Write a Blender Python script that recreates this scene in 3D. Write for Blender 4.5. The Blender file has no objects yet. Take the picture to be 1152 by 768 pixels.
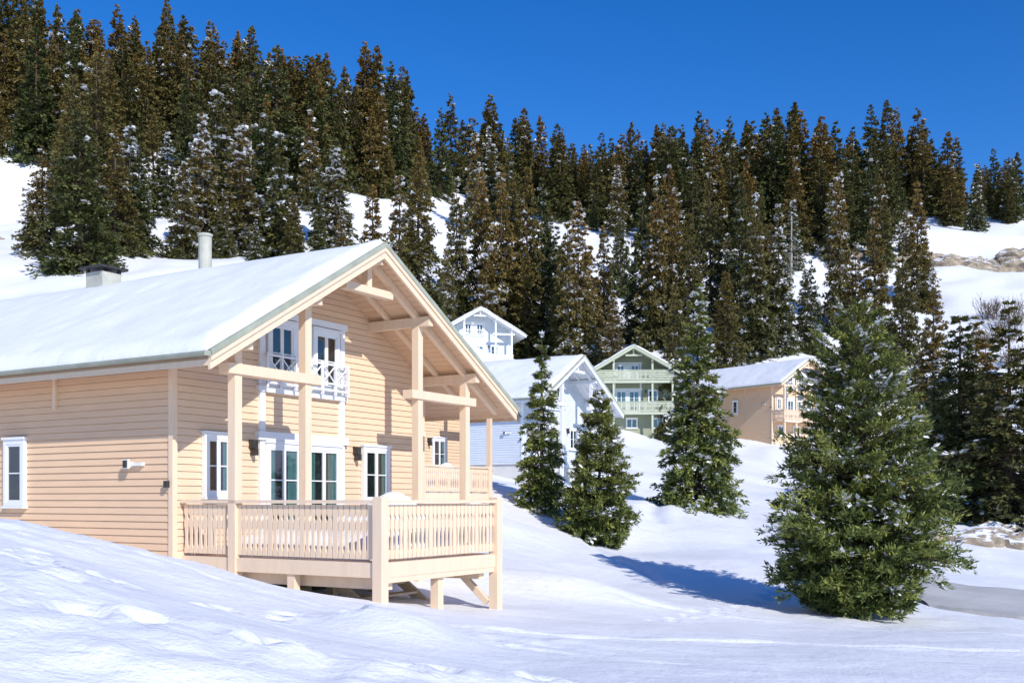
import bpy, math
import numpy as np
from mathutils import Vector, Matrix

sc = bpy.context.scene
# ------------------------------------------------------------------ materials
def new_mat(name):
    m = bpy.data.materials.new(name); m.use_nodes = True
    nt = m.node_tree; nt.nodes.clear()
    out = nt.nodes.new('ShaderNodeOutputMaterial')
    b = nt.nodes.new('ShaderNodeBsdfPrincipled')
    nt.links.new(b.outputs[0], out.inputs[0])
    return m, nt, b

def mixc(nt, fac, a, b):
    n = nt.nodes.new('ShaderNodeMix'); n.data_type = 'RGBA'
    if hasattr(fac, 'links') or not isinstance(fac, (int, float)): nt.links.new(fac, n.inputs[0])
    else: n.inputs[0].default_value = fac
    for i, c in ((6, a), (7, b)):
        if isinstance(c, tuple): n.inputs[i].default_value = (c[0], c[1], c[2], 1)
        else: nt.links.new(c, n.inputs[i])
    return n.outputs[2]

def noise(nt, scale, detail=4, vec=None, rough=.55):
    n = nt.nodes.new('ShaderNodeTexNoise'); n.inputs['Scale'].default_value = scale
    n.inputs['Detail'].default_value = detail; n.inputs['Roughness'].default_value = rough
    if vec is not None: nt.links.new(vec, n.inputs['Vector'])
    return n.outputs['Fac']

def objco(nt, scale=(1, 1, 1)):
    t = nt.nodes.new('ShaderNodeTexCoord'); m = nt.nodes.new('ShaderNodeMapping')
    m.inputs['Scale'].default_value = scale
    nt.links.new(t.outputs['Object'], m.inputs['Vector']); return m.outputs[0]

def ramp(nt, fac, a, b):
    r = nt.nodes.new('ShaderNodeMapRange'); r.inputs[1].default_value = a; r.inputs[2].default_value = b
    nt.links.new(fac, r.inputs[0]); return r.outputs[0]

def simple(name, c1, c2, scale=3, rough=.6, bump=0, stretch=(1, 1, 1), metal=0, spec=.3):
    m, nt, b = new_mat(name)
    co = objco(nt, stretch)
    f = ramp(nt, noise(nt, scale, 4, co), .3, .7)
    nt.links.new(mixc(nt, f, c1, c2), b.inputs['Base Color'])
    b.inputs['Roughness'].default_value = rough; b.inputs['Metallic'].default_value = metal
    b.inputs['Specular IOR Level'].default_value = spec
    if bump:
        bn = nt.nodes.new('ShaderNodeBump'); bn.inputs['Strength'].default_value = bump
        bn.inputs['Distance'].default_value = .02
        nt.links.new(noise(nt, scale * 8, 3, co), bn.inputs['Height']); nt.links.new(bn.outputs[0], b.inputs['Normal'])
    return m

def wood(name, c, stretch=(1, 1, 5), k=.05):
    return simple(name, tuple(x * (1 - k) for x in c), tuple(min(1, x * (1 + k * .6)) for x in c), 1.3, .62, .08, stretch, 0, .25)

M = {}
M['peach'] = wood('peach_siding', (.78, .565, .385))
M['peach_side'] = wood('peach_siding_side', (.79, .55, .355))
M['timber'] = wood('pale_timber', (.80, .615, .44), (6, 6, 1))
M['soffit'] = wood('soffit_boards', (.74, .51, .33), (8, 1, 8))
M['white'] = simple('white_paint', (.76, .78, .80), (.82, .83, .84), 2, .5, .1)
M['greywhite'] = simple('white_siding', (.62, .67, .73), (.68, .72, .77), 2, .6, .1)
M['green'] = wood('green_siding', (.34, .36, .25))
M['greentimber'] = wood('green_timber', (.50, .53, .40))
M['metal'] = simple('roof_edge_metal', (.30, .32, .25), (.40, .42, .34), 3, .5, .1)
M['concrete'] = simple('foundation_render', (.62, .60, .56), (.70, .68, .64), 3, .9, .3)
M['deck_shade'] = simple('under_deck_shade', (.06, .05, .04), (.13, .10, .075), 3, .9, .3)  # near-black colour stands in for the deep shade under the deck
M['chim'] = simple('chimney_render', (.42, .42, .36), (.55, .54, .46), 4, .9, .4)
M['dark'] = simple('dark_metal', (.03, .03, .03), (.06, .055, .05), 5, .5, 0)
M['interior'] = simple('dark_interior', (.015, .018, .022), (.04, .042, .045), 1.5, .8, 0)
M['curtain'] = simple('teal_curtain', (.10, .23, .24), (.20, .38, .38), 6, .9, 0, (6, 6, .3))
M['bark'] = simple('bark', (.06, .04, .025), (.14, .10, .07), 6, .95, .5, (1, 1, .3))
M['deadwood'] = simple('dead_wood', (.28, .25, .21), (.4, .37, .33), 6, .95, .5, (1, 1, .3))

# glass
m, nt, b = new_mat('window_glass')
nt.nodes.remove(b)
g = nt.nodes.new('ShaderNodeBsdfGlossy'); g.inputs['Roughness'].default_value = .03
t = nt.nodes.new('ShaderNodeBsdfTransparent'); t.inputs[0].default_value = (.82, .86, .86, 1)
mx = nt.nodes.new('ShaderNodeMixShader'); mx.inputs[0].default_value = .10
nt.links.new(t.outputs[0], mx.inputs[1]); nt.links.new(g.outputs[0], mx.inputs[2])
nt.links.new(mx.outputs[0], [n for n in nt.nodes if n.type == 'OUTPUT_MATERIAL'][0].inputs[0])
M['glass'] = m

# snow
def snow_mat(name, big, c1=(.83, .845, .865), c2=(.875, .885, .90)):
    m, nt, b = new_mat(name)
    tc = nt.nodes.new('ShaderNodeTexCoord'); co = tc.outputs['Object']
    f = ramp(nt, noise(nt, .25, 3, co), .35, .7)
    nt.links.new(mixc(nt, f, c1, c2), b.inputs['Base Color'])
    b.inputs['Roughness'].default_value = .55; b.inputs['Specular IOR Level'].default_value = .25
    b1 = nt.nodes.new('ShaderNodeBump'); b1.inputs['Strength'].default_value = .8; b1.inputs['Distance'].default_value = .07 if big else .05
    nt.links.new(noise(nt, 1.8 if big else 1.2, 5, co, .6), b1.inputs['Height'])
    b2 = nt.nodes.new('ShaderNodeBump'); b2.inputs['Strength'].default_value = .6 if big else .3; b2.inputs['Distance'].default_value = .025
    nt.links.new(noise(nt, 14, 4, co, .7), b2.inputs['Height'])
    nt.links.new(b1.outputs[0], b2.inputs['Normal']); nt.links.new(b2.outputs[0], b.inputs['Normal'])
    return m
M['snow'] = snow_mat('snow', True)
M['roofsnow'] = snow_mat('roof_snow', False)
M['packed'] = snow_mat('packed_snow_road', False, (.40, .39, .37), (.56, .55, .53))

def foliage(name, g1, g2, br, brown, hk=.75, h0=.15):
    m, nt, b = new_mat(name)
    oi = nt.nodes.new('ShaderNodeObjectInfo')
    at = nt.nodes.new('ShaderNodeAttribute'); at.attribute_name = 'tint'
    ah = nt.nodes.new('ShaderNodeAttribute'); ah.attribute_name = 'hgt'
    c = mixc(nt, at.outputs['Fac'], g1, g2)
    mul = nt.nodes.new('ShaderNodeMath'); mul.operation = 'MULTIPLY'
    nt.links.new(ramp(nt, oi.outputs['Random'], .05, .95), mul.inputs[0])
    add = nt.nodes.new('ShaderNodeMath'); add.operation = 'MULTIPLY_ADD'
    nt.links.new(ah.outputs['Fac'], add.inputs[0]); add.inputs[1].default_value = hk; add.inputs[2].default_value = h0
    nt.links.new(add.outputs[0], mul.inputs[1])
    m2 = nt.nodes.new('ShaderNodeMath'); m2.operation = 'MULTIPLY'; m2.inputs[1].default_value = brown; m2.use_clamp = True
    nt.links.new(mul.outputs[0], m2.inputs[0])
    c = mixc(nt, m2.outputs[0], c, br)  # browner towards the top: cones, plus sunlit crowns painted into the colour
    nt.links.new(c, b.inputs['Base Color'])
    b.inputs['Roughness'].default_value = .6; b.inputs['Specular IOR Level'].default_value = .2
    return m
M['fol_far'] = foliage('spruce_foliage', (.036, .052, .020), (.125, .135, .042), (.23, .14, .038), 1.05)
M['fol_near'] = foliage('pine_foliage', (.045, .08, .025), (.26, .29, .07), (.24, .19, .05), .3)

m, nt, b = new_mat('rock')
co = objco(nt)
c = mixc(nt, ramp(nt, noise(nt, .9, 6, co), .35, .65), (.16, .13, .10), (.42, .34, .24))
ge = nt.nodes.new('ShaderNodeNewGeometry'); sx = nt.nodes.new('ShaderNodeSeparateXYZ')
nt.links.new(ge.outputs['Normal'], sx.inputs[0])
ad = nt.nodes.new('ShaderNodeMath'); ad.operation = 'ADD'
nt.links.new(sx.outputs[2], ad.inputs[0]); nt.links.new(noise(nt, 2, 5, co), ad.inputs[1])
nt.links.new(mixc(nt, ramp(nt, ad.outputs[0], 1.3, 1.38), c, (.85, .87, .90)), b.inputs['Base Color'])
b.inputs['Roughness'].default_value = .9
M['rock'] = m

# ------------------------------------------------------------------ mesh helpers
def mesh_obj(name, V, F, mat, parent=None, smooth=False):
    me = bpy.data.meshes.new(name); me.from_pydata(V, [], F); me.update()
    mats = mat if isinstance(mat, list) else [mat]
    for k in mats: me.materials.append(k)
    if smooth: me.polygons.foreach_set('use_smooth', [True] * len(me.polygons))
    o = bpy.data.objects.new(name, me); sc.collection.objects.link(o)
    if parent: o.parent = parent
    return o

class Part:
    def __init__(s, name, mat): s.name = name; s.mat = mat; s.V = []; s.F = []
    def box(s, a0, a1, b0, b1, c0, c1):
        n = len(s.V)
        s.V += [(a, b, c) for c in (c0, c1) for b in (b0, b1) for a in (a0, a1)]
        s.F += [tuple(n + i for i in f) for f in ((0, 2, 3, 1), (4, 5, 7, 6), (0, 1, 5, 4), (2, 6, 7, 3), (0, 4, 6, 2), (1, 3, 7, 5))]
    def prism(s, pts, off):
        n = len(s.V); k = len(pts); off = Vector(off)
        s.V += [tuple(p) for p in pts] + [tuple(Vector(p) + off) for p in pts]
        s.F += [tuple(n + i for i in range(k))[::-1], tuple(n + k + i for i in range(k))]
        s.F += [(n + i, n + (i + 1) % k, n + k + (i + 1) % k, n + k + i) for i in range(k)]
    def beam(s, p, q, w, h, up=(0, 0, 1)):
        p = Vector(p); q = Vector(q); d = (q - p).normalized(); up = Vector(up)
        r = d.cross(up).normalized() * (w / 2); u = r.cross(d).normalized() * (h / 2)
        s.prism([p + r + u, p - r + u, p - r - u, p + r - u], q - p)
    def quad(s, a, b, c, d):
        n = len(s.V); s.V += [tuple(a), tuple(b), tuple(c), tuple(d)]; s.F.append((n, n + 1, n + 2, n + 3))
    def done(s, parent):
        if s.V: return mesh_obj(s.name, s.V, s.F, s.mat, parent)

# ------------------------------------------------------------------ terrain
def sv(b, e, d):  # surveyed point: bearing & elevation in mils, distance north in metres
    return (b * d / 1000., float(d), e * d / 1000.)
C = [sv(*p) for p in [
 (-480,-172,5),(-480,-23,13),(-480,-60,8),(-320,-57,17),(-322,-64,19),(-480,-26,21.6),(-259,-79,18.3),(-126,-97,16.8),
 (-22,-103,19.7),(0,-172,8),(-240,-172,6),(-240,-112,11),(0,-135,13),(240,-172,10),(480,-172,12),(480,-132,20),(240,-127,19),
 (324,-112,27),(104,-102,24),(104,-66,34),(220,-62,36),(82,-42,40),(28,-2,44),(174,-8,52),(230,8,75),(240,42,100),(104,52,95),
 (20,25,62),(-40,-6,38),(-30,-62,27),(60,-76,29),(480,-109,30),(440,-66,45),(455,-34,60),(400,0,75),(470,10,85),(330,40,105),
 (430,90,130),(470,150,150),(350,135,150),(440,215,190),(480,262,235),(360,270,235),(240,265,230),(104,255,220),(0,275,215),
 (-70,290,215),(-150,320,215),(-310,355,210),(-480,370,200),(-480,262,150),(-440,190,100),(-480,150,70),(-360,222,115),
 (-200,222,120),(-90,180,120),(-20,105,128),(20,175,150),(60,130,120),(140,140,130),(200,150,135),(290,130,125),(110,85,112),
 (200,60,112),(20,220,180),(150,230,185),(300,220,185),(-200,280,165),(-400,305,165),(-400,20,34),(-100,40,60),(-200,110,80)]]
C += [(-40,10,1),(-60,40,6),(-100,80,18),(-160,140,50),(-200,220,80),(-200,350,85),(0,350,60),(120,350,60),(250,350,60),
 (250,220,50),(180,140,25),(120,80,8),(60,40,-2),(40,10,-3.5),(30,-20,-3.5),(0,-30,-2),(-30,-20,-.5),(0,0,-1.6),
 (-400,-40,10),(400,-40,-10),(-400,450,90),(400,450,60),(-400,200,90),(400,200,40),(0,450,50),(-120,300,76)]
C = np.array(C, float); cc = 2.0
def phi(r2): return np.sqrt(r2 + cc * cc)
n = len(C); A = np.zeros((n + 3, n + 3))
D2 = ((C[:, None, :2] - C[None, :, :2]) ** 2).sum(2)
A[:n, :n] = phi(D2); A[:n, n] = 1; A[:n, n + 1:] = C[:, :2]; A[n:, :n] = A[:n, n:].T
W = np.linalg.solve(A, np.concatenate([C[:, 2], [0, 0, 0]]))
def h2(i, j, s):
    v = np.sin(i * 127.1 + j * 311.7 + s * 74.7) * 43758.5453; return v - np.floor(v)
def vn(x, y, s):
    i = np.floor(x); j = np.floor(y); fx = x - i; fy = y - j
    fx = fx * fx * (3 - 2 * fx); fy = fy * fy * (3 - 2 * fy)
    a = h2(i, j, s); b = h2(i + 1, j, s); c = h2(i, j + 1, s); d = h2(i + 1, j + 1, s)
    return (a + (b - a) * fx + (c - a) * fy + (a - b - c + d) * fx * fy) * 2 - 1
TR = [((-9, 9), (-1, 9.5), .08), ((-9, 9.45), (-1, 9.9), .08), ((-6, 13.6), (5, 11.4), .10), ((-1, 15), (9, 17.5), .12),
      ((4, 30), (1.5, 60), .2), ((2, 24), (13, 22), .18), ((6, 45), (16, 95), .4)]
rs = np.random.default_rng(5)
STEPS = []
def trail(a, b, n_):
    for k in range(n_):
        f = k / n_; STEPS.append((a[0] + (b[0] - a[0]) * f + rs.normal(0, .06) + (.13 if k % 2 else -.13), a[1] + (b[1] - a[1]) * f + rs.normal(0, .06), rs.uniform(.10, .16)))
trail((-5.6, 8.6), (-1.2, 12.4), 13); trail((-3.2, 6.6), (3.2, 9.4), 14); trail((3, 21), (8.5, 33), 24); trail((-4.6, 10.6), (-3.0, 7.4), 7)
def height(x, y):
    x = np.asarray(x, float); y = np.asarray(y, float); z = W[n] + W[n + 1] * x + W[n + 2] * y
    for k in range(n): z = z + W[k] * phi((x - C[k, 0]) ** 2 + (y - C[k, 1]) ** 2)
    far = np.clip((y - 45) / 120, 0, 1); mid = np.clip((y - 18) / 30, 0, 1)
    z = z + vn(x / 2.6, y / 2.6, 1) * .06 + vn(x / .9, y / .9, 2) * .03 + vn(x / 7, y / 7, 3) * .3 * mid + vn(x / 2.2, y / 3, 5) * .13 * mid
    z = z + (vn(x / 13, y / 13, 4) * 1.4 + vn(x / 5, y / 5, 6) * .65) * far
    rough = np.clip(vn(x / 3.2, y / 2.2, 8) * 1.4 + .45, 0, 1) * np.clip((18 - y) / 6, 0, 1) * np.clip((3 - x) / 4, .12, 1)
    z = z + rough * (vn(x / .42, y / .42, 9) * .04 + vn(x / .2, y / .2, 10) * .024 + vn(x / .11, y / .11, 12) * .012)
    z = z + .32 * np.exp(-(((x + 1.35) / .75) ** 2 + ((y - 11.8) / .9) ** 2))
    z = z + .5 * np.exp(-(((x - 1.2) / 2.2) ** 2 + ((y - 25) / 1.6) ** 2))
    for (sx_, sy_, sr) in STEPS:
        r2 = ((x - sx_) ** 2 + (y - sy_) ** 2) / sr ** 2
        z = z - .09 * np.exp(-r2) + .03 * np.exp(-(np.sqrt(r2) - 1.7) ** 2 * 3)
    for (a, b, w) in TR:
        ax, ay = a; bx, by = b; L = math.hypot(bx - ax, by - ay); dx = (bx - ax) / L; dy = (by - ay) / L
        t = (x - ax) * dx + (y - ay) * dy; dd = (x - ax) * dy - (y - ay) * dx + .35 * np.sin(t * .45 + ax)
        on = np.clip(t, 0, 1) * np.clip(L - t, 0, 1)
        z = z - on * (w * .38 * np.exp(-(dd / w) ** 2) - w * .15 * np.exp(-((np.abs(dd) - 2.0 * w) / w) ** 2))
    return z
def hz(x, y): return float(height(np.array([x]), np.array([y]))[0])

def raw_mesh(name, V, F, mats, mi=None, smooth=True, attrs=None, link=True):
    me = bpy.data.meshes.new(name); nf = len(F)
    me.vertices.add(len(V)); me.vertices.foreach_set('co', np.ascontiguousarray(V, np.float32).ravel())
    me.loops.add(nf * 4); me.loops.foreach_set('vertex_index', np.ascontiguousarray(F, np.int32).ravel())
    me.polygons.add(nf); me.polygons.foreach_set('loop_start', np.arange(nf, dtype=np.int32) * 4)
    me.polygons.foreach_set('loop_total', np.full(nf, 4, np.int32))
    for k in mats: me.materials.append(k)
    if mi is not None: me.polygons.foreach_set('material_index', np.ascontiguousarray(mi, np.int32))
    me.update(calc_edges=True)
    me.polygons.foreach_set('use_smooth', np.full(nf, smooth))
    if attrs:
        for an, av in attrs.items():
            a = me.attributes.new(an, 'FLOAT', 'POINT'); a.data.foreach_set('value', np.ascontiguousarray(av, np.float32))
    me.validate()
    if not link: return me
    o = bpy.data.objects.new(name, me); sc.collection.objects.link(o); return o

def grid_mesh(name, xs, ys, zoff, mat, skew=None):
    X, Y = np.meshgrid(xs, ys)
    if skew: Y = Y + skew(X)
    Z = height(X, Y) + zoff(X, Y)
    nx = len(xs); I, J = np.meshgrid(np.arange(nx - 1), np.arange(len(ys) - 1)); q = (J * nx + I).ravel()
    return raw_mesh(name, np.stack([X, Y, Z], -1).reshape(-1, 3), np.stack([q, q + 1, q + nx + 1, q + nx], -1), [mat])
k2 = 4.6; B_ = 440 / math.sinh(k2)
grid_mesh('snow_ground', 4.66 * np.sinh(5.15 * np.linspace(-1, 1, 721)), 11 + B_ * np.sinh(k2 * np.linspace(-.42, 1, 680)), lambda X, Y: 0 * X, M['snow'])
grid_mesh('packed_snow_road', np.linspace(12.0, 42, 130), np.linspace(27.0, 36.5, 60),
          lambda X, Y: .10 - .5 * np.clip(np.abs(Y - 31.6) - 3.2 - .5 * vn(X / 1.8, Y / 2, 3) + np.clip(13.6 - X, 0, 3) * 1.6, 0, 3), M['packed'])

# ------------------------------------------------------------------ trees
def norm(a): return a / np.maximum(np.linalg.norm(a, axis=1, keepdims=True), 1e-6)
def tree_mesh(name, H, R, nb, ntw, nk, kl, kw, snow, seed, pexp=.9, fol='fol_far', full=.55, droop=.25, up=0., t0=.03, clump=.5, gap=0., fk=2.5, snb=1., lv=(.55, .6)):
    r = np.random.default_rng(seed)
    t = 1 - np.sqrt(r.random(nb)) ; t = t0 + (1 - t0) * np.where(r.random(nb) < .3, r.random(nb), t)
    tiers = max(8, int(H * 1.9)) if fol == 'fol_near' else 22
    t = np.clip(np.where(r.random(nb) < .6, (np.round(t * tiers) + r.normal(0, .12, nb)) / tiers, t), t0 * .5, .995)
    prof = (1 - t) ** pexp * np.clip(full + t * fk, 0, 1)
    az = r.random(nb) * 2 * math.pi
    lob = 1 + .18 * np.sin(az * 3 + seed) * np.cos(t * 9 + seed) + .16 * np.sin(t * 37 + az)
    L = R * prof * (lv[0] + lv[1] * r.random(nb)) * lob + .006 * H
    rise = -.28 + 1.0 * t ** 1.3 + up + r.normal(0, .12, nb)
    tint = np.clip(r.normal(.45, .28, nb), 0, 1)
    dens = np.where(r.random(nb) < gap, 0, 1)
    bi = np.repeat(np.arange(nb), ntw); keep = dens[bi] > 0; bi = bi[keep]
    m = len(bi)
    s = r.uniform(.12, 1, m) ** .65; side = np.where(r.random(m) < .5, -1., 1.)
    a2 = az[bi] + side * r.uniform(.25, 1.15, m) * (1.1 - s * .6)
    d = np.stack([np.cos(az), np.sin(az)], -1)[bi]
    Lb = L[bi]
    P = np.zeros((m, 3)); P[:, :2] = d * (s * Lb)[:, None]
    P[:, 2] = t[bi] * H + rise[bi] * s * Lb - droop * s ** 2 * Lb + .22 * droop * s ** 4 * Lb
    tl = (.30 * (1.2 - s)) * Lb + kl * .5 * (1 - t[bi] * .6)
    td = np.stack([np.cos(a2), np.sin(a2), -.22 + rise[bi] * .4 + r.normal(0, .15, m) + up], -1); td = norm(td)
    ki = np.repeat(np.arange(m), nk); K = len(ki)
    q = r.random(K)
    tk = t[bi][ki]
    base = P[ki] + td[ki] * (q * tl[ki])[:, None] + r.normal(0, kl * .16, (K, 3)) * (1 - tk * .7)[:, None]
    dr = norm(td[ki] + r.normal(0, clump, (K, 3)) + np.stack([0 * tk, 0 * tk, up * .8 + np.clip(tk - .85, 0, 1) * 8], -1))
    nrm = norm(np.array([0, 0, 1.]) + r.normal(0, .8, (K, 3)))
    sd = norm(np.cross(dr, nrm))
    sh = (1 - .45 * tk)
    ln = (kl * r.uniform(.6, 1.3, K) * sh)[:, None]; wd = (kw * r.uniform(.6, 1.3, K) * sh)[:, None]
    V = [np.stack([base, base + dr * ln * .45 + sd * wd, base + dr * ln, base + dr * ln * .45 - sd * wd], 1).reshape(-1, 3)]
    tn = np.clip(tint[bi][ki] + r.normal(0, .18, K), 0, 1)
    T = [np.repeat(tn, 4)]; MI = [np.zeros(K, int)]; Hh = [np.repeat(base[:, 2] / H, 4)]
    b0 = np.zeros((nb, 3)); b0[:, 2] = t * H
    dd = np.stack([np.cos(az), np.sin(az), rise - droop * .8], -1)
    for axis in (0, 1):
        sdir = norm(np.cross(norm(dd), np.array([[0, 0, 1.]]).repeat(nb, 0)))
        if axis: sdir = norm(np.cross(norm(dd), sdir))
        w = (L * .012 + .006)[:, None]; tip = b0 + dd * (L * .85)[:, None]
        V.append(np.stack([b0 - sdir * w, b0 + sdir * w, tip + sdir * w * .3, tip - sdir * w * .3], 1).reshape(-1, 3))
        T.append(np.zeros(nb * 4)); Hh.append(np.zeros(nb * 4)); MI.append(np.ones(nb, int))
    if snow > 0:
        bs_ = r.random(nb) < snow * 2.2       # snow sits on some boughs, in patches
        pick = np.where((r.random(m) < .5) & bs_[bi] & (s < .95))[0]
        for c in range(3):
            kk = len(pick); bs = P[pick] + td[pick] * (r.random(kk) * tl[pick])[:, None] + np.array([0, 0, kl * .14 + .012 * c])
            dr2 = norm(td[pick] * np.array([1, 1, .5]) + r.normal(0, .3, (kk, 3))); n2 = norm(np.array([0, 0, 1.]) + r.normal(0, .35, (kk, 3)))
            s2 = norm(np.cross(dr2, n2)); l2 = snb * kl * r.uniform(.4, 1.0, kk)[:, None]; w2 = snb * kw * r.uniform(.8, 1.9, kk)[:, None]
            V.append(np.stack([bs, bs + dr2 * l2 * .5 + s2 * w2, bs + dr2 * l2, bs + dr2 * l2 * .5 - s2 * w2], 1).reshape(-1, 3))
            T.append(np.zeros(kk * 4)); Hh.append(np.zeros(kk * 4)); MI.append(np.full(kk, 2))
    ns = 8; zs = np.linspace(-.06, .985, 8); tv = []
    for z in zs:
        rr = H * .015 * (1 - z * .95) + .003
        a = np.arange(ns) / ns * 2 * math.pi
        tv.append(np.stack([np.cos(a) * rr, np.sin(a) * rr, np.full(ns, z * H)], -1))
    tv = np.concatenate(tv); Vall = np.concatenate(V); nq = len(Vall) // 4
    F = np.arange(nq * 4).reshape(-1, 4); off = nq * 4; tf = []
    for j in range(len(zs) - 1):
        for i in range(ns): tf.append([off + j * ns + i, off + j * ns + (i + 1) % ns, off + (j + 1) * ns + (i + 1) % ns, off + (j + 1) * ns + i])
    Vall = np.concatenate([Vall, tv]); F = np.concatenate([F, np.array(tf)])
    MI = np.concatenate(MI + [np.ones(len(tf), int)])
    T = np.concatenate(T + [np.zeros(len(tv))]); Hh = np.concatenate(Hh + [np.zeros(len(tv))])
    return raw_mesh(name, Vall, F, [M[fol], M['bark'], M['roofsnow']], MI, False, {'tint': T, 'hgt': Hh}, link=False)

def put(me, name, x, y, H, baseH, sxy=1., rot=0., parent=None, sink=.02):
    o = bpy.data.objects.new(name, me); sc.collection.objects.link(o)
    s = H / baseH; o.location = (x, y, hz(x, y) - sink * H); o.scale = (s * sxy, s * sxy, s); o.rotation_euler = (0, 0, rot)
    if parent: o.parent = parent
    return o

def near(name, b, d, topz, rr, seed, **k):
    x = b * d / 1000.; z = hz(x, d); H = topz - z
    me = tree_mesh(name, H, H * rr, seed=seed, **k)
    o = bpy.data.objects.new(name, me); sc.collection.objects.link(o); o.location = (x, d, z - .08)
    return o
near('arolla_pine_tree', 324, 27, 4.95, .335, 3, nb=1000, ntw=14, nk=9, kl=.19, kw=.027, snow=.09, pexp=.62, fol='fol_near', full=.22, droop=.08, up=.25, t0=.03, clump=.55, gap=.08, fk=4., snb=1.6, lv=(.72, .30))
near('arolla_pine_tree', 82, 40, 4.07, .28, 5, nb=620, ntw=12, nk=8, kl=.2, kw=.032, snow=.08, pexp=.66, fol='fol_near', full=.3, droop=.12, up=.15, t0=.03, clump=.55, gap=.10, fk=4., snb=1.5, lv=(.68, .35))
near('spruce_tree', 28, 43, 6.7, .14, 7, nb=360, ntw=11, nk=8, kl=.2, kw=.034, snow=.14, pexp=.8, fol='fol_near', full=.8, droop=.35, gap=.15, snb=1.3)
near('spruce_tree', 174, 52, 10.5, .205, 9, nb=520, ntw=12, nk=8, kl=.27, kw=.05, snow=.15, pexp=.92, fol='fol_near', full=.85, droop=.4, gap=.12, snb=1.3)

V6 = []
for i in range(7):
    V6.append(tree_mesh('spruce_mesh', 10, [2.0, 1.6, 2.2, 1.75, 1.95, 1.45, 1.8][i], 280, 9, 3, .38, .10, [.0, .01, .02, .12, .17, .0, .05][i], 20 + i, pexp=[.9, .82, .98, .9, .9, .78, .85][i], droop=[.3, .4, .25, .4, .45, .3, .35][i], gap=[.12, .18, .1, .2, .15, .2, .2][i], full=.8, snb=1.1))
VM = [tree_mesh('spruce_mid_mesh', 10, [2.0, 1.75, 2.2, 1.85][i], 450, 10, 4, .29, .075, [.03, .11, .05, .16][i], 40 + i, pexp=[.9, .85, .95, .85][i], droop=.38, gap=.13, full=.85, snb=1.15) for i in range(4)]

rg = np.random.default_rng(11)
mids = [ # bearing, top elevation (mils), depth, width factor, variant
 (-405,368,110,1.35,0),(-372,345,118,.95,2),(-440,330,116,1.0,2),(-350,330,122,.9,1),(-308,315,120,.95,3),(-270,290,122,.85,1),(-240,262,118,.9,3),(-205,290,122,.9,0),
 (-180,285,124,.8,1),(-88,325,118,1.05,0),(-52,300,138,.9,1),(-10,343,134,1.1,2),(14,335,136,1.1,0),(28,300,138,1.,2),(-28,310,140,1,0),(0,300,140,1,0),
 (42,255,136,.85,1),(62,278,122,.95,3),(52,262,128,.9,0),(72,240,128,.9,0),(95,195,118,.85,3),(136,302,132,.95,1),(150,285,136,.9,0),(166,270,130,.9,0),(186,310,148,1.05,2),
 (200,215,122,.9,0),(228,285,128,.95,1),(242,260,134,.9,0),(250,275,130,.85,3),(275,215,132,.85,3),(307,305,158,.95,1),(340,268,134,1.05,2),(380,300,170,1.,0),
 (395,210,108,.9,1),(366,235,122,.95,0),(153,205,100,.8,0),(322,240,140,.8,1),(-62,235,122,.7,3),
 (420,176,66,1.1,0),(466,184,62,1.15,2),(444,150,72,1.1,0),(400,130,72,1.0,1),(435,170,80,1,2),(-160,270,130,.7,3),(122,290,140,.9,2),(214,300,144,1.,0)]
for b, e, d, wf, v in mids:
    x = b * d / 1000.; H = e * d / 1000. - hz(x, d); H = max(4, min(H, 24))
    put(VM[v], 'spruce_tree', x, d, H * 1.02, 10, wf * min(1.2, 16 / max(H, 9)) , rg.random() * 6.28)

forest = bpy.data.objects.new('distant_spruce_forest', None); sc.collection.objects.link(forest)
SP = 5.0
gx, gy = np.meshgrid(np.arange(-160, 175, SP), np.arange(128, 272, SP))
gx = (gx + rg.uniform(-2.7, 2.7, gx.shape)).ravel(); gy = (gy + rg.uniform(-2.7, 2.7, gy.shape)).ravel()
gz = height(gx, gy); B = gx / gy * 1000; E = gz / gy * 1000
cn = vn(gx / 22, gy / 22, 33); cn2 = vn(gx / 9, gy / 14, 35)
def lowline(b):  # elevation (mils) of the lower edge of closed forest
    return np.interp(b, [-600, -480, -430, -300, -240, -80, 0, 60, 120, 200, 300, 400, 480, 600], [305, 290, 265, 268, 278, 282, 268, 252, 232, 225, 232, 255, 265, 270])
cnt = 0
for i in range(len(gx)):
    if abs(B[i]) > 580: continue
    lim = lowline(B[i]) + cn[i] * 18
    dense = E[i] > lim or gy[i] > 218
    p = .93 if dense else (.26 if cn[i] > .05 else .05)
    if dense and cn2[i] < -.35: p = .5
    if B[i] < -420 and gy[i] < 165: p = 0
    if not dense and B[i] < -180: p *= 1.5
    if not dense and B[i] > 380: p *= .2
    if not dense and 120 < B[i] < 280: p *= 1.3
    if abs(B[i] + 62) < 11 and gy[i] < 260: p *= .15
    if rg.random() > p: continue
    hh = np.interp(B[i], [-480, -200, -60, -10, 60, 150, 250, 380, 440, 520], [19.5, 18.5, 20, 21, 15.5, 18.5, 21, 19.0, 13.5, 11.5]) * rg.choice([.6, .75, .88, .95, 1., 1.05, 1.15]) * (1 + .14 * cn2[i])
    if not dense: hh *= .82
    v = rg.choice([0, 1, 2, 5, 0, 1, 6, 2]) if dense else rg.choice([3, 4, 3, 0, 6, 1])
    put(V6[v], 'spruce', gx[i], gy[i], hh, 10, rg.uniform(.8, 1.2), rg.random() * 6.28, forest); cnt += 1
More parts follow.
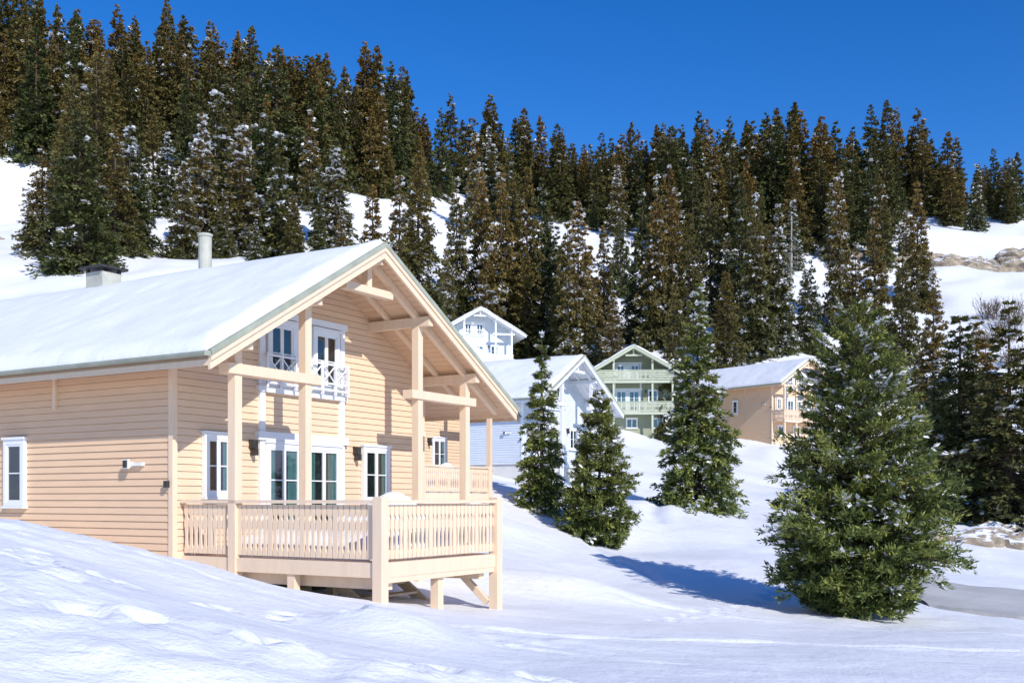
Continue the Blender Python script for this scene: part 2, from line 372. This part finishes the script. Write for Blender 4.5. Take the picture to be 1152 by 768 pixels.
for (b, d, H) in [(-278, 158, 13), (-245, 150, 12), (262, 170, 12)]:
    x = b * d / 1000.; P = Part('dead_spruce_trunk', M['deadwood']); 
    r = np.random.default_rng(int(d))
    P.beam((0, 0, -1), (0, 0, H * .5), .3, .3, (0, 1, 0)); P.beam((0, 0, H * .5), (.05, .1, H), .16, .16, (0, 1, 0))
    for k in range(60):
        z = r.uniform(.2, .98) * H; a = r.random() * 6.28; l = (1.1 - z / H) * 2.2 * r.uniform(.4, 1)
        P.beam((0, 0, z), (math.cos(a) * l, math.sin(a) * l, z - .2 * l), .06, .06)
    o = P.done(None); o.location = (x, d, hz(x, d))

# ------------------------------------------------------------------ rocks & shrubs
def rocks(name, cx, cy, n_, sx_, sy_, size, seed):
    r = np.random.default_rng(seed); import bmesh
    bm = bmesh.new()
    for k in range(n_):
        x = cx + r.normal(0, sx_); y = cy + r.normal(0, sy_); s = size * r.uniform(.4, 1.2)
        res = bmesh.ops.create_icosphere(bm, subdivisions=3, radius=1)
        ph = r.random(3) * 9
        vs = np.array([v.co for v in res['verts']]); 
        q = np.round(vs * 1.7 + ph) ; dsp = 1 + .22 * np.sin(vs[:, 0] * 4 + ph[0]) * np.cos(vs[:, 1] * 5 + ph[1]) + .25 * (h2(q[:, 0], q[:, 1], q[:, 2]) - .5)
        z = hz(x, y)
        for v, p, d_ in zip(res['verts'], vs, dsp): v.co = (x + p[0] * d_ * s * 1.5, y + p[1] * d_ * s, z + p[2] * d_ * s * .6 - .1 * s)
    me = bpy.data.meshes.new(name); bm.to_mesh(me); bm.free(); me.materials.append(M['rock'])
    o = bpy.data.objects.new(name, me); sc.collection.objects.link(o)
rocks('rock_outcrop', 86, 192, 34, 10, 1.8, 2.8, 1)
rocks('rock_outcrop', 25, 55, 12, 1.8, 1.0, .95, 2)
rocks('rock_outcrop', 27.5, 59, 9, 1.5, .8, 1.0, 4)
rocks('rock_outcrop', 62, 200, 12, 7, 2, 1.4, 3)
rocks('rock_outcrop', 24.5, 120, 7, 3, 1, .9, 7)
rocks('rock_outcrop', -56, 132, 6, 4, 1, .9, 8)
def shrub(name, x, y, H, seed, nst=60):
    P = Part(name, M['bark']); r = np.random.default_rng(seed)
    for k in range(nst):
        a = r.random() * 6.28; sp = r.random() * .9; p = Vector((r.normal(0, .25 * H), r.normal(0, .25 * H), -.1)); d = Vector((math.cos(a) * sp, math.sin(a) * sp, 1)).normalized()
        l = H * r.uniform(.5, 1); q = p + d * l; P.beam(p, q, .035, .035)
        for j in range(4):
            s = p + d * l * r.uniform(.3, .95); e = s + (d + Vector(r.normal(0, .6, 3))).normalized() * l * .35; P.beam(s, e, .02, .02)
    o = P.done(None); o.location = (x, y, hz(x, y))
for i, (b, d, H) in enumerate([(462, 150, 4), (475, 156, 4.5), (448, 160, 3.5), (440, 148, 3), (470, 140, 3), (290, 118, 2.5)]):
    shrub('bare_shrub', b * d / 1000., d, H, 60 + i)

# ------------------------------------------------------------------ chalets
UC = 4.62; UL = 0.0; UR = 9.79; ZL = 2.41; ZR = 2.2; ZA = 5.12
def rz(u): return ZL + (ZA - ZL) * (u - UL) / (UC - UL) if u < UC else ZR + (ZA - ZR) * (UR - u) / (UR - UC)
W0, W1, VF, VB = .78, 8.35, 1.76, 12.4

def railing(P, PT, p0, p1, ztop, h=1.0, pitch=.118):
    p0 = Vector(p0); p1 = Vector(p1); d = (p1 - p0); L = d.length; d.normalize(); nn = Vector((-d.y, d.x, 0))
    k = int(L / pitch)
    prof = [(0, .05), (.08, .05), (.13, .032), (.30, .022), (.44, .034), (.48, .05), (.58, .05), (.615, .034), (.645, .022), (.675, .034), (.71, .05), (.86, .05)]
    for i in range(k):
        c = p0 + d * ((i + .5) * L / k); zb = ztop - h + .05; sc_ = (h - .13) / .86
        if i % 6 == 5: pr = [(0, .05), (.86, .05)]
        else: pr = prof
        pts = [c + d * w + Vector((0, 0, zb - c.z + z * sc_)) for z, w in pr] + [c - d * w + Vector((0, 0, zb - c.z + z * sc_)) for z, w in pr[::-1]]
        P.prism(pts, nn * .028)
    def hb(z, w, hh, sh=0): PT.beam(p0 + Vector((0, 0, z - p0.z)) + nn * sh, p1 + Vector((0, 0, z - p1.z)) + nn * sh, w, hh)
    hb(ztop - .03, .13, .055); hb(ztop - .15, .05, .07, .045); hb(ztop - h + .16, .05, .07, .045)

def window(Pf, Pg, Pi, Pc, x0, x1, z0, z1, place, cols=2, rows=2, trim=.09, curt=True, cf=.16):
    """place(a,b,off)-> local point: a along wall, off outward"""
    def bx(P, a0, a1, c0, c1, o0, o1):
        pts = [place(a0, c0, o0), place(a1, c0, o0), place(a1, c1, o0), place(a0, c1, o0)]
        P.prism(pts, Vector(place(a0, c0, o1)) - Vector(place(a0, c0, o0)))
    t = trim
    bx(Pf, x0, x0 + t, z0, z1, .0, .085); bx(Pf, x1 - t, x1, z0, z1, .0, .085)
    bx(Pf, x0 + t, x1 - t, z1 - t, z1, .0, .085); bx(Pf, x0 - .03, x1 + .03, z0 - .05, z0 - .002, .0, .12); bx(Pf, x0 + t, x1 - t, z0, z0 + t * .8, .0, .085)
    bx(Pf, x0 - .03, x1 + .03, z1 + .002, z1 + .05, .0, .11)
    ia, ib, ja, jb = x0 + t, x1 - t, z0 + t * .8, z1 - t
    bx(Pi, ia, ib, ja, jb, .0, .022)
    wd = (ib - ia) / cols
    for c in range(cols):
        a = ia + c * wd; e = .045
        bx(Pf, a + .002, a + e, ja, jb, .04, .072); bx(Pf, a + wd - e, a + wd - .002, ja, jb, .04, .072)
        bx(Pf, a + e, a + wd - e, jb - e, jb, .04, .072); bx(Pf, a + e, a + wd - e, ja, ja + e, .04, .072)
        for r_ in range(1, rows):
            z = ja + (jb - ja) * r_ / rows; bx(Pf, a + e, a + wd - e, z - .012, z + .012, .048, .066)
        bx(Pg, a + e, a + wd - e, ja + e, jb - e, .050, .054)
    if curt:
        cw = (ib - ia) * cf
        for (a, b_) in ((ia, ia + cw), (ib - cw * 1.3, ib)):
            k = 6
            for q in range(k):
                u0 = a + (b_ - a) * q / k; u1 = a + (b_ - a) * (q + 1) / k; o0 = .027 + (q % 2) * .011; o1 = .027 + ((q + 1) % 2) * .011
                Pc.quad(place(u0, ja, o0), place(u1, ja, o1), place(u1, jb, o1), place(u0, jb, o0))

def chalet(name, origin, ang, wall='peach', side='peach_side', trimw='timber', base=-2.4, deck=None, balconies=(), snowT=.2, lowfloor=0, chim=False, full=True, seed=0, rw=.13):
    E = bpy.data.objects.new(name, None); sc.collection.objects.link(E); E.location = origin; E.rotation_euler = (0, 0, ang)
    flr = -1.0
    S1 = Part('gable_siding', M[wall]); S2 = Part('side_siding', M[side]); T = Part('timber_frame', M[trimw]); SO = Part('soffit', M['soffit'] if wall == 'peach' else M[trimw])
    MT = Part('roof_edge_metal', M['metal']); FD = Part('foundation', M['concrete']); WF = Part('window_frames', M['white']); G = Part('window_glass', M['glass'])
    IN = Part('window_interior', M['interior']); CU = Part('curtains', M['curtain']); RB = Part('railing_boards', M[trimw]); DK = Part('deck_floor', M[trimw]); DM = Part('lamps_and_fittings', M['dark'])
    CP = Part('roof_slab', M['soffit'] if wall == 'peach' else M[trimw]); CE = Part('deck_shade_panels', M['deck_shade'])
    sp = .03; gp = .009
    z = flr - .05 - lowfloor
    while z < ZA - .2:
        z1 = z + rw
        def lim(zz):
            lo, hi = W0, W1
            r_ = zz + .13
            if r_ > rz(W0): lo = UC - (ZA - r_) / (ZA - ZL) * (UC - UL)
            if r_ > rz(W1): hi = UC + (ZA - r_) / (ZA - ZR) * (UR - UC)
            return max(lo, W0), min(hi, W1)
        a0, b0 = lim(z); a1, b1 = lim(z1)
        if b1 > a1:
            zg = z + gp
            S1.quad((a0, VF + .012, z), (b0, VF + .012, z), (b0, VF + .012, zg), (a0, VF + .012, zg)); S1.quad((a0, VF + .012, zg), (b0, VF + .012, zg), (b0, VF - sp, zg), (a0, VF - sp, zg))
            S1.quad((a0, VF - sp, zg), (b0, VF - sp, zg), (b1, VF - .012, z1), (a1, VF - .012, z1)); S1.quad((a1, VF - .012, z1), (b1, VF - .012, z1), (b1, VF + .012, z1), (a1, VF + .012, z1))
            S1.quad((b0, VB, z), (a0, VB, z), (a1, VB, z1), (b1, VB, z1))
        z = z1
    z = flr - .05 - lowfloor
    while z < rz(W0) - .12:
        z1 = min(z + rw, rz(W0) - .1); zg = z + gp
        for W_, sg in ((W0, -1), (W1, 1)):
            o_, i_, m_ = W_ + sg * sp, W_ - sg * .012, W_ + sg * .012
            S2.quad((i_, VB, z), (i_, VF, z), (i_, VF, zg), (i_, VB, zg)); S2.quad((i_, VB, zg), (i_, VF, zg), (o_, VF, zg), (o_, VB, zg))
            S2.quad((o_, VB, zg), (o_, VF, zg), (m_, VF, z1), (m_, VB, z1)); S2.quad((m_, VB, z1), (m_, VF, z1), (i_, VF, z1), (i_, VB, z1))
        z = z1
    FD.box(W0 + .06, W1 - .06, VF + .06, VB - .06, base - 3, flr - .06 - lowfloor)
    FD.box(W0 + .1, W1 - .1, VF + .1, VB - .1, flr - .05 - lowfloor, 2.4)
    for u in (W0 - .045, W1 - .065):
        for v in (VF - .055, VB - .06): T.box(u, u + .11, v, v + .11, flr - .08 - lowfloor, rz(u + .05) - .16)
    for (ua, ub) in ((UL, UC), (UC, UR)):
        if ua == UL: za = ZL; zb = ZA
        else: za = ZA; zb = ZR
        CP.prism([(ua, .03, za - .02), (ub, .03, zb - .02), (ub, .03, zb - .10), (ua, .03, za - .10)], (0, 13.0, 0))
        L = ub - ua; k = int(L / .15)
        for i in range(k):
            p = ua + L * i / k + .008; q = ua + L * (i + 1) / k - .004
            zp = za + (zb - za) * (p - ua) / L; zq = za + (zb - za) * (q - ua) / L
            SO.prism([(p, .06, zp - .102), (q, .06, zq - .102), (q, .06, zq - .125), (p, .06, zp - .125)], (0, 12.9, 0))
        for v0 in (-.03, 13.03):
            T.prism([(ua, v0, za + .0), (ub, v0, zb + .0), (ub, v0, zb - .27), (ua, v0, za - .27)], (0, .055, 0))
            MT.prism([(ua - (.02 if ua == UL else 0), v0 - .045, za + .055), (ub + (.02 if ub == UR else 0), v0 - .045, zb + .055), (ub, v0 - .045, zb - .04), (ua, v0 - .045, za - .04)], (0, .013, 0))
            MT.prism([(ua - (.02 if ua == UL else 0), v0 - .03, za + .055), (ub + (.02 if ub == UR else 0), v0 - .03, zb + .055), (ub, v0 - .03, zb + .003), (ua, v0 - .03, za + .003)], (0, .11, 0))
            T.prism([(ua, v0 - .03, za - .043), (ub, v0 - .03, zb - .043), (ub, v0 - .03, zb - .13), (ua, v0 - .03, za - .13)], (0, .028, 0))
    for u, z, s in ((UL, ZL, -1), (UR, ZR, 1)):
        T.box(min(u, u - s * .03), max(u, u - s * .03), .03, 13.0, z - .2, z - .02)
        for k in range(6):
            a0 = math.pi + k * math.pi / 6; a1 = a0 + math.pi / 6; c = u + s * .075
            MT.quad((c + .07 * math.cos(a0), -.05, z + .02 + .075 * math.sin(a0)), (c + .07 * math.cos(a1), -.05, z + .02 + .075 * math.sin(a1)), (c + .07 * math.cos(a1), 13.05, z + .02 + .075 * math.sin(a1)), (c + .07 * math.cos(a0), 13.05, z + .02 + .075 * math.sin(a0)))
        MT.box(min(u, u + s * .15), max(u, u + s * .15), -.052, -.04, z - .055, z + .03)
    PP = [.99, 2.78, UC, 6.35, 8.2]
    for u in PP:
        zt = rz(u) - .13 - (.07 if u != UC else .05)
        T.box(u - .08, u + .08, .07, VF + .1, zt - .2, zt)
    for (ua, ub) in ((.25, UC), (UC, UR - .25)):
        for v, hh in ((.36, .16), (1.15, .10)):
            za, zb = rz(ua) - .13, rz(ub) - .13
            T.prism([(ua, v, za - .002), (ub, v, zb - .002), (ub, v, zb - hh), (ua, v, za - hh)], (0, .11, 0))
    for i, u in enumerate(PP):
        if i == 2: continue
        T.box(u - .085, u + .085, .34, .51, base - 1.5, rz(u) - .36)
    for (a, b_) in ((PP[0] - .25, PP[1] + .35), (PP[3] - .35, PP[4] + .3)):
        T.box(a, b_, .30, .555, 2.18, 2.36)
    T.box(UC - .75, UC + .75, .33, .52, ZA - .95, ZA - .80); T.box(UC - .07, UC + .07, .35, .5, ZA - .8, ZA - .35)
    T.box(W0, W1, VF - .06, VF - .032, flr - .1, flr + .08)
    pl = lambda a, z, o: (W0 + a, VF - .027 - o, z)
    window(WF, G, IN, CU, .66, 1.36, .06, 1.22, pl, 2, 2)
    window(WF, G, IN, CU, 2.25, 3.28, -.95, 1.12, pl, 2, 3, cf=.26); window(WF, G, IN, CU, 3.42, 4.5, -.95, 1.12, pl, 2, 3, cf=.24)
    WF.box(W0 + 3.285, W0 + 3.415, VF - .09, VF - .0, -.95, 1.12); WF.box(W0 + 2.1, W0 + 2.245, VF - .085, VF, -.95, 3.62); WF.box(W0 + 4.505, W0 + 4.64, VF - .085, VF, -.95, 3.62)
    WF.box(W0 + 2.02, W0 + 4.72, VF - .13, VF, 1.175, 1.34)
    window(WF, G, IN, CU, 2.3, 3.1, 2.3, 3.55, pl, 2, 2, curt=False); window(WF, G, IN, CU, 3.62, 4.45, 2.3, 3.55, pl, 2, 2, curt=False)
    WF.box(W0 + 3.105, W0 + 3.615, VF - .06, VF, 2.25, 3.6); WF.box(W0 + 2.05, W0 + 4.7, VF - .11, VF, 3.625, 3.76); WF.box(W0 + 2.05, W0 + 4.7, VF - .11, VF, 2.12, 2.24)
    y = VF - .20
    for zz in (2.28, 2.42, 2.82): WF.box(W0 + 2.15, W0 + 4.6, y - .02, y + .02, zz, zz + .04)
    for k in range(7):
        a = W0 + 2.15 + k * .405; WF.box(a, a + .04, y - .028, y + .028, 2.2, 2.88)
        if k < 6:
            for sgn in (0, 1):
                p = (a + .05, y, 2.47 if sgn else 2.8); q = (a + .395, y, 2.8 if sgn else 2.47); WF.beam(p, q, .02 + sgn * .004, .022)
    for a in (W0 + 2.15, W0 + 4.58): WF.box(a, a + .03, y + .03, VF, 2.3, 2.33); WF.box(a, a + .03, y + .03, VF, 2.83, 2.86)
    window(WF, G, IN, CU, 5.25, 6.2, -.05, 1.18, pl, 2, 2)
    for a in (1.85, 4.98): DM.box(W0 + a, W0 + a + .12, VF - .16, VF - .02, 1.0, 1.16); DM.box(W0 + a + .03, W0 + a + .09, VF - .2, VF - .04, .86, .995)
    ps = lambda a, z, o: (W0 - .022 - o, VF + a, z)
    for a in (4.15, 8.6): window(WF, G, IN, CU, a, a + .66, -.12, 1.2, ps, 1, 2, curt=False)
    T.box(W0 - .06, W0 - .034, VF + .1, VB, rz(W0) - .36, rz(W0) - .2)
    T.box(W0 - .07, W0 - .01, VF + 3.2, VF + 3.3, 1.75, rz(W0) - .38)
    WF.box(W0 - .13, W0 - .03, VF + 1.0, VF + 1.1, .60, .70); WF.box(W0 - .17, W0 - .131, VF + .98, VF + 1.12, .57, .74); DM.box(W0 - .19, W0 - .171, VF + 1.0, VF + 1.10, .59, .72); WF.box(W0 - .1, W0 - .025, VF + .7, VF + .95, .62, .68)
    DM.box(W0 - .12, W0 - .03, VF - .0 + .02, VF + .10, .22, .34)
    if deck:
        dl, dw = deck
        ua, ub = PP[0], PP[0] + dw; va = -dl
        CE.box(W0 + .12, W1 - .12, VF - .02, VF + .05, base - 2, flr - .12)  # dark panels and slats added as painted shade below the deck
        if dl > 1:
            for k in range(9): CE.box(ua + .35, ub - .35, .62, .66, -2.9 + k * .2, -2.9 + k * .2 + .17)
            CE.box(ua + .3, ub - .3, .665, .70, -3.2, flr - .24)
        DK.box(ua, ub, va, VF - .06, flr - .05, flr); DK.box(ub, W1, .32, VF - .06, flr - .052, flr - .002)
        for (x0, x1, y0, y1) in ((ua - .05, ua - .002, va, VF - .06), (ub + .002, ub + .05, va, .3)): T.box(x0, x1, y0, y1, flr - .24, flr - .002)
        T.box(ua - .05, ub + .05, va - .06, va - .002, flr - .24, flr - .002)
        for k in range(9):
            vv = va + .2 + k * (VF - va - .5) / 8; T.box(ua, ub, vv, vv + .07, flr - .22, flr - .052)
        T.box(ua + .25, ua + .4, va + .05, .6, flr - .45, flr - .225); T.box(ub - .45, ub - .3, va + .05, .6, flr - .45, flr - .225)
        railing(RB, T, (ua - .02, VF - .08, 0), (ua - .02, va, 0), 0.0); railing(RB, T, (ua, va - .03, 0), (ub, va - .03, 0), 0.0); railing(RB, T, (ub, va, 0), (ub, .3, 0), 0.0)
        railing(RB, T, (ub + .1, .36, 0), (W1, .36, 0), 0.0)
        for (pu, pv) in ((ua, va), (ub, va)): T.box(pu - .09, pu + .09, pv - .11, pv + .07, -4, .05)
        T.box(ua - .02, ua + .13, va * .35, va * .35 + .15, -4, flr - .05)
        for (pu, pv) in (((ua + ub) / 2, va + .1), (ub - .4, -.2), ((ua + ub) / 2, -.3), (ua + .4, .1)): T.box(pu - .08, pu + .08, pv - .08, pv + .08, -4, flr - .05)
        T.beam((ub - .1, va + .1, -1.9), (ub - .1, va + .9, flr - .2), .09, .12); T.beam((ua + .1, va - .0, flr - .26), (ub - .1, va - .0, flr - .26), .1, .14)
        for k in range(5): T.box(ua + 1.2, ub - .5, va + .55 + k * .28, va + .8 + k * .28, -2.3 + k * .18, -2.26 + k * .18)
        T.beam((ua + 1.2, va + .5, -2.45), (ua + 1.2, va + 2.0, -1.4), .06, .2); T.beam((ub - .5, va + .5, -2.45), (ub - .5, va + 2.0, -1.4), .06, .2)
        V = []; F = []; nn_ = 24; sx0, sx1, sy0, sy1 = ua + .5, ub - .12, va + .6, VF - .5
        for j in range(nn_ + 1):
            for i in range(nn_ + 1):
                fx = i / nn_; fy = j / nn_; e = max(0, min(1, 6 * min(fx, 1 - fx, fy, 1 - fy)))
                hh = .45 + .68 * math.exp(-((fx - .75) / .2) ** 2 - ((fy - .35) / .25) ** 2) + .06 * math.sin(fx * 14) * math.cos(fy * 11)
                V.append((sx0 + (sx1 - sx0) * fx, sy0 + (sy1 - sy0) * fy, flr - .01 + hh * 1.0 * math.sqrt(1 - (1 - e) ** 2)))
        for j in range(nn_):
            for i in range(nn_): a = j * (nn_ + 1) + i; F.append((a, a + 1, a + nn_ + 2, a + nn_ + 1))
        mesh_obj('deck_snow', V, F, M['roofsnow'], E, True)
    for zb in balconies:
        DK.box(W0, W1, .32, VF - .06, zb - .06, zb); T.box(W0, W1, .24, .32, zb - .22, zb + .002)
        railing(RB, T, (W0, .30, 0), (W1, .30, 0), zb + 1.0); railing(RB, T, (W0, VF - .1, 0), (W0, .3, 0), zb + 1.0); railing(RB, T, (W1, .3, 0), (W1, VF - .1, 0), zb + 1.0)
    if lowfloor:
        for a in (.8, 3.2, 5.6): window(WF, G, IN, CU, a, a + 1.1, flr - lowfloor + .9, flr - .45, pl, 2, 1, curt=False)
    if chim:
        K = Part('chimney', M['chim']); sn = 14
        ring = lambda r_, z: [(UC + .35 + r_ * math.cos(k * 6.2832 / sn), 5.45 + r_ * math.sin(k * 6.2832 / sn), z) for k in range(sn)]
        K.prism(ring(.15, 4.5), (0, 0, 1.55)); K.prism(ring(.17, 6.052), (0, 0, .06))
        K.box(UC - .2, UC + .35, 8.35, 8.95, 4.3, 5.50); K.done(E)
        K2 = Part('chimney_cap', M['dark']); K2.box(UC - .32, UC + .47, 8.23, 9.07, 5.58, 5.63)
        for a in (UC - .2, UC + .28):
            for c in (8.35, 8.88): K2.box(a, a + .07, c, c + .07, 5.502, 5.578)
        K2.done(E)
    for P in (S1, S2, T, SO, MT, FD, WF, G, IN, CU, RB, DK, DM, CP, CE): P.done(E)
    us = np.concatenate([np.linspace(-.06, .5, 14)[:-1], np.linspace(.5, UR - .5, 70)[:-1], np.linspace(UR - .5, UR + .05, 14)])
    vs = np.concatenate([np.linspace(.0, .6, 14)[:-1], np.linspace(.6, 12.5, 70)[:-1], np.linspace(12.5, 13.03, 12)])
    U, Vv = np.meshgrid(us, vs)
    base_ = np.where(U < UC, ZL + (ZA - ZL) * (U - UL) / (UC - UL), ZR + (ZA - ZR) * (UR - U) / (UR - UC))
    rid = np.exp(-((U - UC) / .4) ** 2) * -.13
    dist = np.minimum(np.minimum(U + .06, UR + .05 - U), np.minimum(Vv - .0, 13.03 - Vv))
    dist = np.clip(dist + .03 * vn(U * 2 + seed, Vv * 2, 3) * (dist > .03), 0, .35) / .35
    th = snowT * np.sqrt(np.clip(1 - (1 - dist) ** 2, 0, 1)) * (1 + .16 * vn(U * .8 + seed, Vv * .8, 7) + .08 * vn(U * 2.5, Vv * 2.5, 8))
    Z = base_ + .035 + th + rid * np.clip(dist, 0, 1)
    VV = np.stack([U, Vv, Z], -1).reshape(-1, 3); nx = len(us); I, J = np.meshgrid(np.arange(nx - 1), np.arange(len(vs) - 1)); q = (J * nx + I).ravel()
    o = raw_mesh('roof_snow', VV, np.stack([q, q + 1, q + nx + 1, q + nx], -1), [M['roofsnow']]); o.parent = E
    return E

AG = math.atan2(.8562, .5166)
P0 = (-4.97, 17.5, 0)
chalet('wooden_chalet', P0, AG, deck=(2.75, 3.45), chim=True)
chalet('wooden_chalet', (-4.78, 35.6, 1.25), AG, deck=(.6, 5.5), seed=3)
def at_apex(x, y, z, ang):
    return (x - math.cos(ang) * UC, y - math.sin(ang) * UC, z - ZA)
chalet('white_chalet', at_apex(4.05, 60, 8.1, AG), AG, wall='greywhite', side='greywhite', trimw='white', base=-4, seed=5)
a2 = math.radians(14)
chalet('white_chalet', at_apex(-3.4, 118, 21.3, a2), a2, wall='greywhite', side='greywhite', trimw='white', base=-7, balconies=(-1.0, ), lowfloor=2.4, seed=6)
a3 = math.radians(-3)
chalet('green_chalet', at_apex(11.2, 98, 14.2, a3), a3, wall='green', side='green', trimw='greentimber', base=-6, balconies=(-1.0, 1.9), lowfloor=2.3, seed=7)
a4 = math.radians(38)
chalet('wooden_chalet', at_apex(29.2, 104, 13.8, a4), a4, base=-7, balconies=(-1.0, ), lowfloor=2.4, seed=8)

# ------------------------------------------------------------------ light, sky, camera
el = math.radians(33); s = Vector((.53, -.85, 0)).normalized() * math.cos(el); s.z = math.sin(el)
L = bpy.data.lights.new('sun', 'SUN'); L.energy = 4.4; L.angle = math.radians(.5); L.color = (1, .955, .90)
lo = bpy.data.objects.new('sun', L); sc.collection.objects.link(lo); lo.rotation_euler = s.to_track_quat('Z', 'Y').to_euler(); lo.location = (20, -40, 40)
w = bpy.data.worlds.new('World'); sc.world = w; w.use_nodes = True; nt = w.node_tree
bg = nt.nodes['Background']; sk = nt.nodes.new('ShaderNodeTexSky'); sk.sky_type = 'NISHITA'; sk.sun_disc = False
sk.sun_elevation = el; sk.sun_rotation = math.atan2(s.x, s.y); sk.altitude = 1800; sk.air_density = 1.0; sk.dust_density = .0; sk.ozone_density = 3.0
hs = nt.nodes.new('ShaderNodeHueSaturation'); hs.inputs['Saturation'].default_value = 1.36; hs.inputs['Value'].default_value = 1.14; hs.inputs['Hue'].default_value = .512
nt.links.new(sk.outputs[0], hs.inputs['Color']); nt.links.new(hs.outputs[0], bg.inputs[0]); bg.inputs[1].default_value = .15
cam = bpy.data.cameras.new('camera'); co_ = bpy.data.objects.new('camera', cam); sc.collection.objects.link(co_)
co_.location = (0, 0, 0); co_.rotation_euler = (math.radians(90), 0, 0); cam.lens = 37.5; cam.sensor_width = 36; cam.shift_y = 178 / 1152.; cam.clip_end = 3000; cam.clip_start = .1
sc.camera = co_
sc.view_settings.view_transform = 'Standard'; sc.view_settings.look = 'None'; sc.view_settings.exposure = 0
